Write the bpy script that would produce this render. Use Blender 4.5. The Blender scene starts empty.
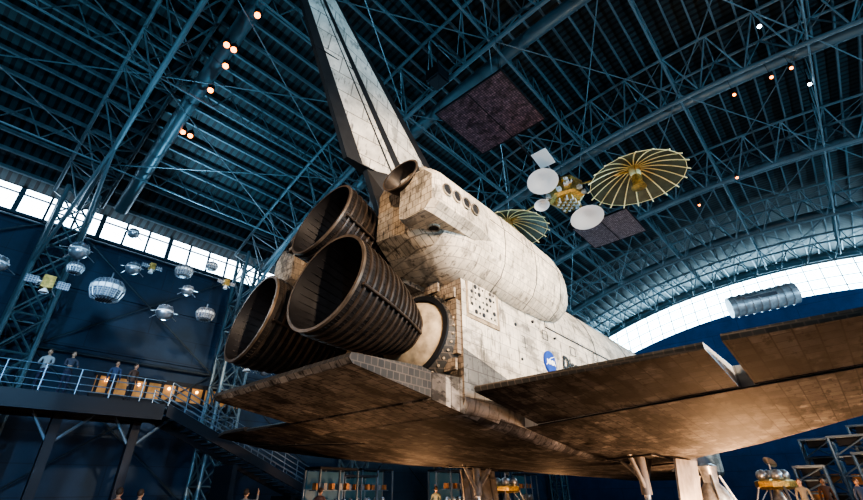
import bpy, math, random
import numpy as np
from mathutils import Vector, Matrix
random.seed(7)
C=bpy.context.scene.collection
# ------------------------------------------------------------ helpers
class MB:
    def __init__(s): s.v=[];s.f=[];s.m=[]
    def add(s,vs,fs,mi=0):
        o=len(s.v); s.v+= [tuple(map(float,p)) for p in vs]
        for f in fs: s.f.append([i+o for i in f]); s.m.append(mi)
    def box(s,c,d,mi=0,R=None):
        vs=[]
        for i in (-1,1):
            for j in (-1,1):
                for k in (-1,1):
                    p=Vector((i*d[0]/2,j*d[1]/2,k*d[2]/2))
                    if R is not None: p=R@p
                    vs.append(p+Vector(c))
        s.add(vs,[(0,1,3,2),(4,6,7,5),(0,4,5,1),(2,3,7,6),(0,2,6,4),(1,5,7,3)],mi)
    def strut(s,a,b,r,n=6,mi=0,r2=None):
        a=Vector(a);b=Vector(b);d=(b-a)
        if d.length<1e-6:return
        d.normalize(); t=d.orthogonal().normalized(); w=d.cross(t); r2=r if r2 is None else r2
        vs=[]
        for p,rr in((a,r),(b,r2)):
            for i in range(n):
                q=2*math.pi*i/n; vs.append(p+(t*math.cos(q)+w*math.sin(q))*rr)
        fs=[(i,(i+1)%n,n+(i+1)%n,n+i) for i in range(n)]+[tuple(range(n))[::-1],tuple(range(n,2*n))]
        s.add(vs,fs,mi)
    def path(s,pts,r,n=6,mi=0):
        for a,b in zip(pts,pts[1:]): s.strut(a,b,r,n,mi)
    def rev(s,o,ax,prof,n=32,mi=0,cap0=False,cap1=False):
        o=Vector(o);ax=Vector(ax).normalized();t=ax.orthogonal().normalized();w=ax.cross(t);vs=[];fs=[]
        for (q,r) in prof:
            for i in range(n):
                a=2*math.pi*i/n; vs.append(o+ax*q+(t*math.cos(a)+w*math.sin(a))*r)
        for k in range(len(prof)-1):
            for i in range(n):
                j=(i+1)%n; fs.append((k*n+i,k*n+j,(k+1)*n+j,(k+1)*n+i))
        if cap0: fs.append(tuple(range(n))[::-1])
        if cap1: fs.append(tuple(range((len(prof)-1)*n,len(prof)*n)))
        s.add(vs,fs,mi)
    def ball(s,c,r,mi=0,n=20,sc=(1,1,1)):
        vs=[];fs=[];m=n//2
        for i in range(m+1):
            th=math.pi*i/m
            for j in range(n):
                ph=2*math.pi*j/n
                vs.append((c[0]+r*sc[0]*math.sin(th)*math.cos(ph),c[1]+r*sc[1]*math.sin(th)*math.sin(ph),c[2]+r*sc[2]*math.cos(th)))
        for i in range(m):
            for j in range(n):
                k=(j+1)%n; fs.append((i*n+j,(i+1)*n+j,(i+1)*n+k,i*n+k))
        s.add(vs,fs,mi)
    def loft(s,secs,mi=0,cap0=True,cap1=True,closed=True):
        n=len(secs[0]);vs=[p for q in secs for p in q];fs=[]
        for k in range(len(secs)-1):
            for i in range(n if closed else n-1):
                j=(i+1)%n; fs.append((k*n+i,k*n+j,(k+1)*n+j,(k+1)*n+i))
        if cap0: fs.append(tuple(range(n))[::-1])
        if cap1: fs.append(tuple(range((len(secs)-1)*n,len(secs)*n)))
        s.add(vs,fs,mi)
    def build(s,name,mats,parent=None,smooth=None,fix=True):
        me=bpy.data.meshes.new(name); me.from_pydata(s.v,[],s.f)
        for m in mats: me.materials.append(m)
        me.polygons.foreach_set('material_index',s.m); me.update()
        if fix:
            import bmesh
            bm=bmesh.new();bm.from_mesh(me);bmesh.ops.recalc_face_normals(bm,faces=bm.faces);bm.to_mesh(me);bm.free()
        if smooth:
            me.polygons.foreach_set('use_smooth',[True]*len(me.polygons)); me.set_sharp_from_angle(angle=math.radians(smooth))
        o=bpy.data.objects.new(name,me);C.objects.link(o)
        if parent: o.parent=parent
        return o
def empty(name,loc=(0,0,0)):
    e=bpy.data.objects.new(name,None);C.objects.link(e);e.empty_display_size=.5
    return e
def mat(name,col,rough=.6,metal=0,noise=0,nscale=3,emit=None,es=0,bump=0,alpha=None):
    m=bpy.data.materials.new(name);m.use_nodes=True;nt=m.node_tree;b=nt.nodes['Principled BSDF']
    b.inputs['Base Color'].default_value=(*col,1);b.inputs['Roughness'].default_value=rough;b.inputs['Metallic'].default_value=metal
    if emit: b.inputs['Emission Color'].default_value=(*emit,1);b.inputs['Emission Strength'].default_value=es
    if noise:
        tc=nt.nodes.new('ShaderNodeTexCoord');n=nt.nodes.new('ShaderNodeTexNoise');n.inputs['Scale'].default_value=nscale;n.inputs['Detail'].default_value=6
        r=nt.nodes.new('ShaderNodeMapRange');r.inputs[1].default_value=.3;r.inputs[2].default_value=.7;r.inputs[3].default_value=1-noise;r.inputs[4].default_value=1+noise*.4
        v=nt.nodes.new('ShaderNodeVectorMath');v.operation='SCALE';v.inputs[0].default_value=col
        nt.links.new(tc.outputs['Object'],n.inputs['Vector']);nt.links.new(n.outputs['Fac'],r.inputs[0]);nt.links.new(r.outputs[0],v.inputs['Scale']);nt.links.new(v.outputs[0],b.inputs['Base Color'])
        if bump:
            bp=nt.nodes.new('ShaderNodeBump');bp.inputs['Strength'].default_value=bump;nt.links.new(n.outputs['Fac'],bp.inputs['Height']);nt.links.new(bp.outputs[0],b.inputs['Normal'])
    if alpha is not None: b.inputs['Alpha'].default_value=alpha
    return m
def tile(name,c1,c2,mort,w,h,plane='xz',rough=.6,noise=.3,ns=.8,msize=.012,dark=None,darkline=None,patch=None,off=.5,patch2=None,patch3=None,spec=None):
    m=bpy.data.materials.new(name);m.use_nodes=True;nt=m.node_tree;N=nt.nodes.new;L=nt.links.new;b=nt.nodes['Principled BSDF'];b.inputs['Roughness'].default_value=rough
    if spec is not None: b.inputs['Specular IOR Level'].default_value=spec
    tc=N('ShaderNodeTexCoord');sp=N('ShaderNodeSeparateXYZ');cb=N('ShaderNodeCombineXYZ');L(tc.outputs['Object'],sp.inputs[0])
    for i,a in enumerate(plane): L(sp.outputs['xyz'.index(a)],cb.inputs[i])
    def brick(c1,c2,mo):
        k=N('ShaderNodeTexBrick');k.inputs['Color1'].default_value=(*c1,1);k.inputs['Color2'].default_value=(*c2,1);k.inputs['Mortar'].default_value=(*mo,1)
        k.inputs['Scale'].default_value=1;k.inputs['Mortar Size'].default_value=msize;k.inputs['Brick Width'].default_value=w;k.inputs['Row Height'].default_value=h;k.offset=off
        L(cb.outputs[0],k.inputs['Vector']);return k
    k=brick(c1,c2,mort);col=k.outputs['Color']
    if dark:
        k2=brick(*dark);ma=N('ShaderNodeMath');ma.operation='MULTIPLY_ADD';ma.inputs[1].default_value=darkline[0];L(sp.outputs[0],ma.inputs[0]);L(sp.outputs[2],ma.inputs[2])
        lt=N('ShaderNodeMath');lt.operation='LESS_THAN';lt.inputs[1].default_value=darkline[1];L(ma.outputs[0],lt.inputs[0])
        mx=N('ShaderNodeMix');mx.data_type='RGBA';L(lt.outputs[0],mx.inputs[0]);L(col,mx.inputs[6]);L(k2.outputs['Color'],mx.inputs[7]);col=mx.outputs[2]
    n=N('ShaderNodeTexNoise');n.inputs['Scale'].default_value=ns;n.inputs['Detail'].default_value=8;n.inputs['Roughness'].default_value=.7;L(tc.outputs['Object'],n.inputs['Vector'])
    r=N('ShaderNodeMapRange');r.inputs[1].default_value=.35;r.inputs[2].default_value=.65;r.inputs[3].default_value=1-noise;r.inputs[4].default_value=1+noise*.5;L(n.outputs['Fac'],r.inputs[0])
    v=N('ShaderNodeVectorMath');v.operation='SCALE';L(col,v.inputs[0]);L(r.outputs[0],v.inputs['Scale']);col=v.outputs[0]
    for pt in (patch,patch2,patch3):   # (multiplier, scale, stretch, threshold)
        if not pt: continue
        mp=N('ShaderNodeMapping');mp.inputs['Scale'].default_value=pt[2];mp.inputs['Location'].default_value=(pt[1]*3,pt[1],0);L(tc.outputs['Object'],mp.inputs[0])
        n2=N('ShaderNodeTexNoise');n2.inputs['Scale'].default_value=pt[1];n2.inputs['Detail'].default_value=5;n2.inputs['Roughness'].default_value=.6;L(mp.outputs[0],n2.inputs['Vector'])
        r2=N('ShaderNodeMapRange');r2.inputs[1].default_value=pt[3];r2.inputs[2].default_value=pt[3]+.06;r2.inputs[3].default_value=1;r2.inputs[4].default_value=pt[0];L(n2.outputs['Fac'],r2.inputs[0])
        v2=N('ShaderNodeVectorMath');v2.operation='SCALE';L(col,v2.inputs[0]);L(r2.outputs[0],v2.inputs['Scale']);col=v2.outputs[0]
    L(col,b.inputs['Base Color'])
    return m
I=.0254
def S(Xo,Yo,Zo): return Vector(((1500-Xo)*I,-Yo*I,(Zo-267)*I+3.0))
# ------------------------------------------------------------ materials
M_white=tile('white_tile',(.66,.59,.50),(.52,.47,.41),(.34,.31,.27),.42,.34,'xz',noise=.35,patch=(.55,1.6,(.5,1,1.2),.54),patch2=(.42,3.5,(1.5,1,.35),.57),patch3=(.5,7,(1,1,1),.62),dark=((.17,.165,.16),(.12,.115,.11),(.07,.065,.06)),darkline=(.21,4.62))
M_pod=tile('pod_tile',(.74,.65,.53),(.60,.53,.44),(.42,.37,.31),.2,.2,'xz',noise=.35,ns=1.2,msize=.010,patch=(.62,1.4,(1,1,1),.54),patch2=(.45,4,(1.6,1,.4),.58),patch3=(.55,8,(1,1,1),.62))
M_podbase=tile('pod_aft_tile',(.62,.53,.41),(.48,.41,.32),(.28,.23,.18),.2,.2,'yz',noise=.4,ns=1.5,msize=.012,patch=(.45,2,(1,1,1),.53),patch2=(.4,5,(1,1.6,.4),.57))
M_base=tile('base_heat_shield',(.34,.28,.21),(.24,.19,.15),(.14,.11,.09),.15,.15,'yz',noise=.45,ns=1.2,patch=(.3,2,(1,1,1),.52))
M_belly=tile('belly_tile',(.150,.145,.142),(.070,.068,.070),(.04,.038,.038),.30,.30,'xy',noise=.6,ns=1.1,rough=.75,msize=.012,patch=(.38,1.3,(.4,1,1),.50),patch2=(2.2,2.6,(1,.6,1),.60),patch3=(.35,7,(.5,1,1),.57),spec=.2)
M_flap=tile('flap_tile',(.30,.265,.235),(.18,.16,.145),(.10,.085,.075),.3,.3,'xy',noise=.5,ns=1.3,rough=.7,msize=.014,patch=(.38,2.2,(.5,1,1),.53),patch2=(1.6,3,(.4,1,1),.59),patch3=(.35,8,(.5,1,1),.58),spec=.2)
M_edge=tile('edge_tile',(.05,.045,.04),(.03,.028,.026),(.10,.08,.065),.17,.17,'xz',noise=.3)
M_edgey=tile('edge_tile_aft',(.05,.045,.04),(.03,.028,.026),(.10,.08,.065),.17,.17,'yz',noise=.3)
M_wtop=tile('wing_felt',(.5,.5,.5),(.45,.45,.45),(.3,.3,.3),.6,.6,'xy',noise=.2)
M_tail=tile('tail_felt',(.68,.61,.53),(.56,.51,.44),(.24,.21,.18),1.1,.7,'xz',noise=.35,ns=1.2,msize=.018,patch=(.55,1.8,(1,1,.6),.56),patch2=(.5,5,(1.5,1,.4),.59))
M_black=mat('black_tile',(.018,.018,.02),.6,noise=.3)
M_tan=mat('tan_blanket',(.36,.285,.2),.8,noise=.5,nscale=4)
M_noz=mat('nozzle_steel',(.045,.038,.035),.5,.5,noise=.5,nscale=5,bump=.15)
M_band=mat('nozzle_band',(.12,.095,.08),.42,.7,noise=.5)
M_nin=mat('nozzle_interior',(.022,.022,.026),.55,.3,noise=.5,nscale=2)
M_rim=mat('nozzle_rim',(.22,.17,.13),.4,.6,noise=.4)
M_metal=mat('bare_metal',(.5,.5,.5),.35,.9)
M_dark=mat('dark_paint',(.012,.014,.018),.5)
M_tire=mat('tire_rubber',(.02,.02,.02),.8)
M_blue=mat('insignia_blue',(.01,.05,.3),.5)
M_wpaint=mat('white_paint',(.8,.8,.8),.4)
M_gear=mat('gear_paint',(.26,.25,.24),.5,noise=.4)
M_text=mat('lettering_black',(.02,.02,.02),.5)
# ------------------------------------------------------------ space shuttle
root=empty('space_shuttle')
sh=empty('airframe');sh.parent=root
PITCH=math.radians(1.5)
sh.rotation_euler=(0,PITCH,0);sh.location=Vector((0,0,5))-Matrix.Rotation(PITCH,3,'Y')@Vector((0,0,5))
def interp(tab,x):
    xs=[t[0] for t in tab]
    return [float(np.interp(x,xs,[t[k] for t in tab])) for k in range(1,len(tab[0]))]
FT=[(236,326,344,4,335),(242,315,355,16,335),(258,302,370,30,335),(300,280,398,56,338),(370,264,430,78,345),(430,256,456,92,365),(470,252,492,97,385),(510,250,502,101,398),(576,249,503,103,400),(1200,249,503,105,400),(1307,252,503,105,400),(1400,260,500,108,398),(1490,268,496,110,396)]
def fsec(Xo):
    zb,zt,hw,zs=interp(FT,Xo); rb=min(14,hw*.4,(zs-zb)*.4); half=[]
    for y in np.linspace(0,hw-rb,5)[:-1]: half.append((y,zb))
    for a in np.linspace(0,90,5): half.append((hw-rb+rb*math.sin(math.radians(a)),zb+rb-rb*math.cos(math.radians(a))))
    for z in np.linspace(zb+rb,zs,6)[1:]: half.append((hw,z))
    for a in np.linspace(0,90,13)[1:]: half.append((hw*math.cos(math.radians(a)),zs+(zt-zs)*math.sin(math.radians(a))))
    pts=half+[(-y,z) for y,z in half[1:-1]][::-1]
    return [S(Xo,y,z) for y,z in pts]
st=[236,242,250,258,275,300,330,370,400,430,450,470,490,510,540,576]+list(range(630,1290,60))+[1307,1340,1370,1400,1430,1460,1490]
mb=MB();mb.loft([fsec(x) for x in st],0,True,True)
for i,f in enumerate(mb.f):
    c=sum((Vector(mb.v[k]) for k in f),Vector())/len(f)
    if len(f)==len(fsec(300)): mb.m[i]=2 if c.x<5 else 0
    elif c.z<3.02: mb.m[i]=1
mb.build('fuselage',[M_white,M_belly,M_base],sh,smooth=40)
mb=MB()
for s in(-1,1):
    for k,(xa,xb,ya,yb) in enumerate([(440,470,8,38),(442,476,42,66),(452,486,70,86)]):
        za=interp(FT,xa)[1]-ya*ya*.006;zb=interp(FT,xb)[1]-ya*ya*.006-2
        mb.add([S(xa,s*ya,za+4),S(xa,s*yb,za-6),S(xb,s*yb,zb-6),S(xb,s*ya,zb+4)],[(0,1,2,3)])
mb.build('flight_deck_windows',[M_black],sh)
mb=MB()
for Xo in (576,720,860,1000,1150,1306):
    pts=[(S(Xo,104.8*math.cos(a)*1.004,400+103.5*math.sin(a))) for a in np.linspace(0,math.pi,25)]
    mb.path(pts,.012,4)
for s in(-1,1): mb.strut(S(576,s*104.5,400),S(1306,s*106,400),.02,4); mb.strut(S(600,s*104.5,345),S(1300,s*106,345),.008,4)
mb.build('payload_bay_door_seams',[M_dark],sh)
mb=MB();mb.loft([[S(1488,-108,268),S(1488,108,268),S(1488,108,300),S(1488,-108,300)],[S(1530,-106,275),S(1530,106,275),S(1530,106,298),S(1530,-106,298)]],0)
mb.build('aft_belly_fairing',[M_flap],sh)
# body flap
mb=MB()
sec=lambda y:[S(1532,y,276),S(1532,y,298),S(1545,y,300),S(1620,y,295),S(1622,y,291),S(1618,y,287)]
mb.loft([sec(y) for y in np.linspace(-107,107,9)],0)
for i,f in enumerate(mb.f):
    if len(f)==6: mb.m[i]=1
    else:
        n=(Vector(mb.v[f[1]])-Vector(mb.v[f[0]])).cross(Vector(mb.v[f[2]])-Vector(mb.v[f[0]]))
        if abs(n.normalized().z)<.6: mb.m[i]=2
mb.build('body_flap',[M_flap,M_edge,M_edgey],sh)
# wings
def XL(Y): return 600+(Y-105)*6.4 if Y<170 else 1016+(Y-170)*1.03
def ZB(Y): return 268+(Y-105)*.055
def BOW(X): return float(np.interp(X,[600,900,1150,1250,1387],[17,18,18,13,0]))
def TH(Y): return float(np.interp(Y,[100,170,468],[52,46,15]))
def XT(Y): return float(np.interp(Y,[100,125,309,400,468],[1496,1493,1480,1471,1450]))
ts=[0,.006,.02,.05,.1,.2,.35,.5,.7,.85,1]
for s,nm in((1,'starboard'),(-1,'port')):
    mb=MB();secs=[]
    for Y in [100,115,130,150,170,200,240,280,310,350,400,440,458,466]:
        xl=XL(Y);c=1385-xl
        if Y>455: xl+= (Y-455)**2*.25; c=1385-xl
        T=TH(Y);zb=ZB(Y);zl=zb+.33*T;low=[];up=[]
        for t in ts:
            k=min(1,t/.12);z1=zl-(zl-zb)*math.sqrt(1-(1-k)**2)
            q=min(1,t/.35);z2=zl+(T*.67)*math.sqrt(1-(1-q)**2)- (T*.42)*max(0,(t-.35)/.65)**1.3
            b_=BOW(xl+c*t);low.append(S(xl+c*t,s*Y,z1-b_));up.append(S(xl+c*t,s*Y,z2-b_*.8))
        secs.append(low+up[1:][::-1])
    mb.loft(secs,0,True,True)
    for i,f in enumerate(mb.f):
        if len(f)!=4: continue
        idx=[(k%len(secs[0])) for k in f]
        if max(idx)<=10: mb.m[i]=1
        if max(idx)<=3 or min(idx)>=18 or (0 in idx and max(idx)>17): mb.m[i]=2
    mb.build('wing_'+nm,[M_wtop,M_belly,mat('rcc_edge_'+nm,(.13,.13,.14),.4,noise=.3)],sh,smooth=45)
    for a,b,n2,dz in((124,306,'inboard',0),(317,460,'outboard',3)):
        mb=MB();secs=[]
        for Y in np.linspace(a,b,6):
            zb=ZB(Y);T=TH(Y);h=T*.55;xt=XT(Y)
            zt=ZB(Y)+19-(Y-105)*.03+dz
            secs.append([S(1389,s*Y,zb+.5),S(1387,s*Y,zb+h*.5),S(1389,s*Y,zb+h),S(xt,s*Y,zt+2),S(xt+1,s*Y,zt),S(xt,s*Y,zt-3)])
        mb.loft(secs,0)
        for i,f in enumerate(mb.f):
            if len(f)==6: mb.m[i]=2
            else:
                idx=sorted(k%6 for k in f)
                if idx[0]==0 and idx[-1]==5: mb.m[i]=1
                elif 4 in idx: mb.m[i]=3
        mb.build('elevon_%s_%s'%(n2,nm),[M_wtop,M_belly,M_wpaint if n2=='inboard' else M_edge,M_edgey],sh)
    mb=MB();mb.strut(S(1387,s*124,ZB(124)-.5),S(1387,s*462,ZB(462)-.5),.018,6);mb.build('hinge_seam_'+nm,[M_black],sh)
    # main gear well outline and a row of darker replacement tiles under the wing
    mb=MB()
    for xa,xb,ya,yb in((1040,1190,110,165),):
        for p,q in(((xa,ya),(xb,ya)),((xb,ya),(xb,yb)),((xb,yb),(xa,yb)),((xa,yb),(xa,ya))):
            mb.strut(S(p[0],s*p[1],ZB(p[1])-19),S(q[0],s*q[1],ZB(q[1])-19),.03,5)
    mb.build('gear_well_seal_'+nm,[M_black],sh)
# OMS pods
def podsec(X,s,yi,yo,zb,zt,ys):
    # boxy section: flat outboard flank, chamfered underside running in to the fuselage shoulder
    h=zt-zb;w=yo-yi
    pts=[(yi,zt-.18*h),(yi+.10*w,zt-.07*h),(yi+.28*w,zt-.01*h),(yi+.5*w,zt),(yi+.72*w,zt-.035*h),(yi+.87*w,zt-.11*h),(yi+.955*w,zt-.22*h),(yo,zt-.38*h),(yo,zt-.58*h),(yo-.03*w,zb+.24*h),(yo-.10*w,zb+.11*h),(ys,zb),(ys-.18*w,zb-.02*h),(yi,zb+.06*h)]
    return [S(X,s*y,z) for y,z in pts]
for s,nm in((1,'starboard'),(-1,'port')):
    PT=[(1236,70,92,452,466,84),(1243,56,108,440,482,96),(1256,46,121,426,498,104),(1278,40,129,415,509,108),(1312,38,134,408,515,110),(1370,37,136,404,518,111),(1430,37,137,403,519,112),(1488,37,137,403,519,112),(1510,39,135,410,519,110),(1532,42,132,424,518,108),(1554,46,128,438,516,106)]
    mb=MB();mb.loft([podsec(p[0],s,*p[1:]) for p in PT],0)
    for i,f in enumerate(mb.f):
        c=sum((Vector(mb.v[k]) for k in f),Vector())/len(f)
        if c.x<-1.0: mb.m[i]=1
    mb.build('oms_pod_'+nm,[M_pod,M_podbase],sh,smooth=33)
    mb=MB()
    o=[(96,440),(104,436),(134,436),(144,445),(144,480),(132,492),(96,494)]
    mb.loft([[S(1440,s*(y-14 if y>120 else y),z+(4 if z<450 else 0)) for y,z in o],[S(1496,s*y,z) for y,z in o],[S(1562,s*y,z) for y,z in o],[S(1569,s*(y-4 if y>120 else y),z+(3 if z<450 else -3)) for y,z in o]],0)
    for i,f in enumerate(mb.f):
        if len(f)>4: mb.m[i]=1
    def port_(c,ax,r):
        mb.rev(c,ax,[(0,r*1.25),(.05,r*1.25),(.05,r),(.02,r*.98)],20,1);mb.rev(c,ax,[(.0,r),(.025,r)],20,2,False,True)
    for k in range(4): port_(S(1507+15*k,s*144,464),(0,-s,0),.14)
    for k in range(3): port_(S(1509+17*k,s*119,436),(0,0,-1),.13)
    mb.box(S(1566,s*118,465),(.06,.9,.9),1)
    mb.build('rcs_housing_'+nm,[M_pod,M_podbase,M_black],sh,smooth=35)
    # pod panel seams
    mb=MB()
    for X in(1300,1370,1440): 
        q=podsec(X,s,*[float(np.interp(X,[p[0] for p in PT],[p[k] for p in PT])) for k in range(1,6)]);mb.path(q[2:12],.012,4)
    mb.path([podsec(p[0],s,*p[1:])[7] for p in PT[3:8]],.010,4)
    mb.build('pod_seams_'+nm,[M_dark],sh)
    ax=Vector((-math.cos(math.radians(14)),-s*.10,math.sin(math.radians(14))+.02)).normalized();g=S(1512,s*90,482)
    mb=MB()
    mb.rev(g,ax,[(.3,.5),(.95,.45),(1.08,.36),(1.1,.2)],32,1)
    P=[(.9,.2),(1.0,.30),(1.12,.40),(1.28,.48),(1.45,.54),(1.55,.56)]
    mb.rev(g,ax,P+[(1.55,.525)]+[(a,b-.035) for a,b in P[::-1]],40,0)
    mb.rev(g,ax,[(1.52,.56),(1.52,.578),(1.555,.578),(1.555,.525)],40,2)
    mb.rev(g,ax,[(.92,.17),(.93,.01)],24,0)
    mb.build('oms_engine_'+nm,[M_noz,M_tan,M_rim],sh,smooth=40)
# shuttle main engines
for nm,(X,Y,Z),pit,yw in(('upper',(1445,0,434),14,0),('lower_starboard',(1468,54,341),9,3.5),('lower_port',(1468,-53,340),9,-3.5)):
    p=math.radians(pit);q=math.radians(yw)
    ax=Vector((-math.cos(p)*math.cos(q),-math.cos(p)*math.sin(q),math.sin(p)));g=S(X,Y,Z)
    P=[(30,15),(45,19),(55,24),(68,29.5),(82,34.5),(98,39),(115,42.5),(135,45.5),(157,47.2)]
    fi=lambda t:float(np.interp(t,[a for a,b in P],[b for a,b in P]))
    mb=MB();prof=[]
    t=30
    while t<=157: prof.append((t*I,fi(t)*I)); t+=3.175
    prof.append((157*I,47.2*I))
    inner=[(a,b-.045) for a,b in prof[::-1]]
    mb.rev(g,ax,prof,72,0)
    mb.rev(g,ax,[(157*I,47.2*I-.045)]+inner[1:]+[(29*I,.02)],72,2)
    mb.rev(g,ax,[(155*I,47.2*I),(155*I,48.0*I),(157.5*I,48.1*I),(157.5*I,47.2*I-.05)],72,3)
    for t in (52,60,68,76,84,92,100,108,116,124,132,140,148):
        r=fi(t)*I; mb.rev(g,ax,[((t-1.3)*I,r-.005),((t-1.0)*I,r+.05),((t+1.0)*I,r+.05),((t+1.3)*I,r-.005)],72,1)
    tt=ax.orthogonal().normalized();w=ax.cross(tt)
    for k in range(3):
        a=k*2.1+.5;d=tt*math.cos(a)+w*math.sin(a)
        mb.path([g+ax*(x*I)+d*((fi(x)+2.5)*I) for x in (35,50,60,75,90,110,130,152)],.035,8,1)
    for k in range(72):
        a=2*math.pi*k/72;d=tt*math.cos(a)+w*math.sin(a)
        mb.path([g+ax*(x*I)+d*(fi(x)*I) for x in (50,60,75,90,110,130,153)],.012,4,0)
        if k%2==0: mb.path([g+ax*(x*I)+d*(fi(x)*I-.05) for x in (60,85,115,150)],.008,4,2)
    mb.build('main_engine_nozzle_'+nm,[M_noz,M_band,M_nin,M_rim],sh,smooth=50)
    b=(1490-X)
    mb=MB()
    mb.rev(g,ax,[((b-12)*I,55*I),((b+2)*I,53*I),((b+10)*I,50*I),((b+15)*I,46*I)],64,0)
    mb.rev(g,ax,[((b+15)*I,46*I),((b+18)*I,46*I),((b+18)*I,41*I),((b+14)*I,40*I)],64,2)
    mb.rev(g,ax,[((b+12)*I,41*I),((b+22)*I,36*I),((b+28)*I,29*I),((b+30)*I,20*I)],64,1)
    for k in range(36):
        a=2*math.pi*k/36;d=tt*math.cos(a)+w*math.sin(a)
        mb.rev(g+ax*((b+11)*I)+d*49*I,(ax+d).normalized(),[(0,.035),(.04,.03)],6,1,False,True)
    mb.build('engine_dome_'+nm,[M_edgey,M_tan,M_dark],sh,smooth=40)
mb=MB()
mb.loft([[S(1488,y,z) for y,z in((-60,400),(60,400),(48,505),(-48,505))],[S(1512,y,z) for y,z in((-46,410),(46,410),(36,500),(-36,500))]],0)
mb.box(S(1493,98,350),(.16,.5,1.4),0);mb.box(S(1493,-98,350),(.16,.5,1.4),0)
mb.box(S(1494,0,330),(.2,.5,1.5),0)
for y0,z0 in((100,385),(100,312),(78,398),(-100,385)): mb.box(S(1497,y0,z0),(.08,.35,.28),0)
mb.build('base_heat_shield_fairing',[M_base],sh)
# vertical tail
def tl(z): return 1405+(z-645)*1.10
def tt_(z): return 1577+(z-575)*.49
def tsec(z,a,b,ha,hb,nose=False):
    le=tl(z);te=tt_(z);xa=le+(te-le)*a;xb=le+(te-le)*b
    if nose: 
        return [S(xa,0,z)]+[S(xa+(xb-xa)*t,(ha+(hb-ha)*t**.6),z) for t in(.04,.15,.4,.7,1)]+[S(xa+(xb-xa)*t,-(ha+(hb-ha)*t**.6),z) for t in(1,.7,.4,.15,.04)]
    return [S(xa,ha,z),S(xb,hb,z),S(xb,-hb,z),S(xa,-ha,z)]
zs=np.linspace(575,862,7);mb=MB()
hw=lambda z:float(np.interp(z,[500,862],[16,8]))
mb.loft([tsec(z,0,.20,1.5,hw(z)*.7,True) for z in zs],1)
mb.loft([tsec(z,.20,.57,hw(z)*.7,hw(z)) for z in zs],0)
mb.loft([tsec(z,.57,.645,hw(z),hw(z)) for z in zs],1)
mb.build('vertical_stabilizer',[M_tail,M_black],sh,smooth=30)
mb=MB()
mb.loft([tsec(z,.645,.69,hw(z)*.97,hw(z)*.93) for z in zs],0)
mb.loft([tsec(z,.69,.71,hw(z)*.92,hw(z)*.90) for z in zs],1)
mb.loft([tsec(z,.71,.90,hw(z)*.93,hw(z)*.4) for z in zs],0)
mb.loft([tsec(z,.90,1.0,hw(z)*.4,hw(z)*.25) for z in zs],1)
for z in (575,720): mb.loft([tsec(z-.8,.64,1.0,hw(z)+.3,hw(z)*.25+.3),tsec(z+.8,.64,1.0,hw(z)+.3,hw(z)*.25+.3)],1)
mb.build('rudder_speedbrake',[M_tail,M_black],sh,smooth=30)
mb=MB()
mb.loft([[S(tl(z)-(0 if z>540 else 25),0,z),S(tl(z)+60,hw(z),z),S(1300+220,hw(z)+2,z),S(1545+(z-575)*.5,4,z),S(1545+(z-575)*.5,-4,z),S(1520,-hw(z)-2,z),S(tl(z)+60,-hw(z),z)] for z in(495,540,575)],0)
mb.loft([[S(1230,3,498),S(1505,24,498),S(1505,-24,498),S(1230,-3,498)],[S(1265,2,530),S(1500,17,530),S(1500,-17,530),S(1265,-2,530)]],0)
mb.build('tail_root',[M_black,M_tail],sh)
# T-0 umbilical plate & hatches
mb=MB();mb.box((1.15,-2.80,6.0),(1.3,.06,.95),0)
for i in range(7):
    for j in range(5):
        if (i*3+j*5)%4==0: continue
        r=random.choice((.03,.05,.065)); mb.rev((.65+i*.17,-2.83,5.65+j*.18),(0,-1,0),[(0,r),(.012,r)],12,1,False,True)
mb.box((1.2,-2.79,6.0),(1.5,.03,1.15),2)
mb.build('umbilical_plate',[M_pod,M_dark,M_tan],sh)
mb=MB()
for x,z,r in((2.9,5.9,.05),(3.1,4.9,.04),(4.0,6.3,.05),(5.4,6.1,.04)): mb.rev((x,-2.70,z),(0,-1,0),[(0,r),(.06,r)],12,0,False,True)
for x,z,a,b in((2.9,5.3,.5,.35),(4.6,5.9,.3,.3),(6.5,5.8,.4,.3),(8.5,6,.3,.3)):
    for p,q in(((x,z),(x+a,z)),((x+a,z),(x+a,z+b)),((x+a,z+b),(x,z+b)),((x,z+b),(x,z))): mb.strut((p[0],-2.715,p[1]),(q[0],-2.715,q[1]),.010,4)
mb.build('access_panels',[M_dark],sh)
mb=MB();mb.rev((4.85,-2.66,5.18),(0,-1,0),[(0,.36),(.08,.36)],40,0,False,True)
mb.path([(4.55,-2.75,5.05),(4.85,-2.75,5.3),(5.12,-2.75,5.4)],.015,4,1);mb.build('agency_roundel',[M_blue,M_wpaint],sh)
def text(body,loc,size,m,name,shx=0):
    cu=bpy.data.curves.new(name,'FONT');cu.body=body;cu.size=size;cu.extrude=.004;cu.offset=.014;cu.shear=shx;cu.materials.append(m)
    o=bpy.data.objects.new(name,cu);C.objects.link(o);o.location=loc;o.rotation_euler=(math.pi/2,0,0);o.parent=sh
text('NASA',(4.6,-2.755,5.1),.2,M_wpaint,'roundel_lettering')
text('Discovery',(5.75,-2.715,5.2),.62,M_text,'name_lettering',.2)
text('United States',(13,-2.69,5.3),.8,M_text,'country_lettering')
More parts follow.
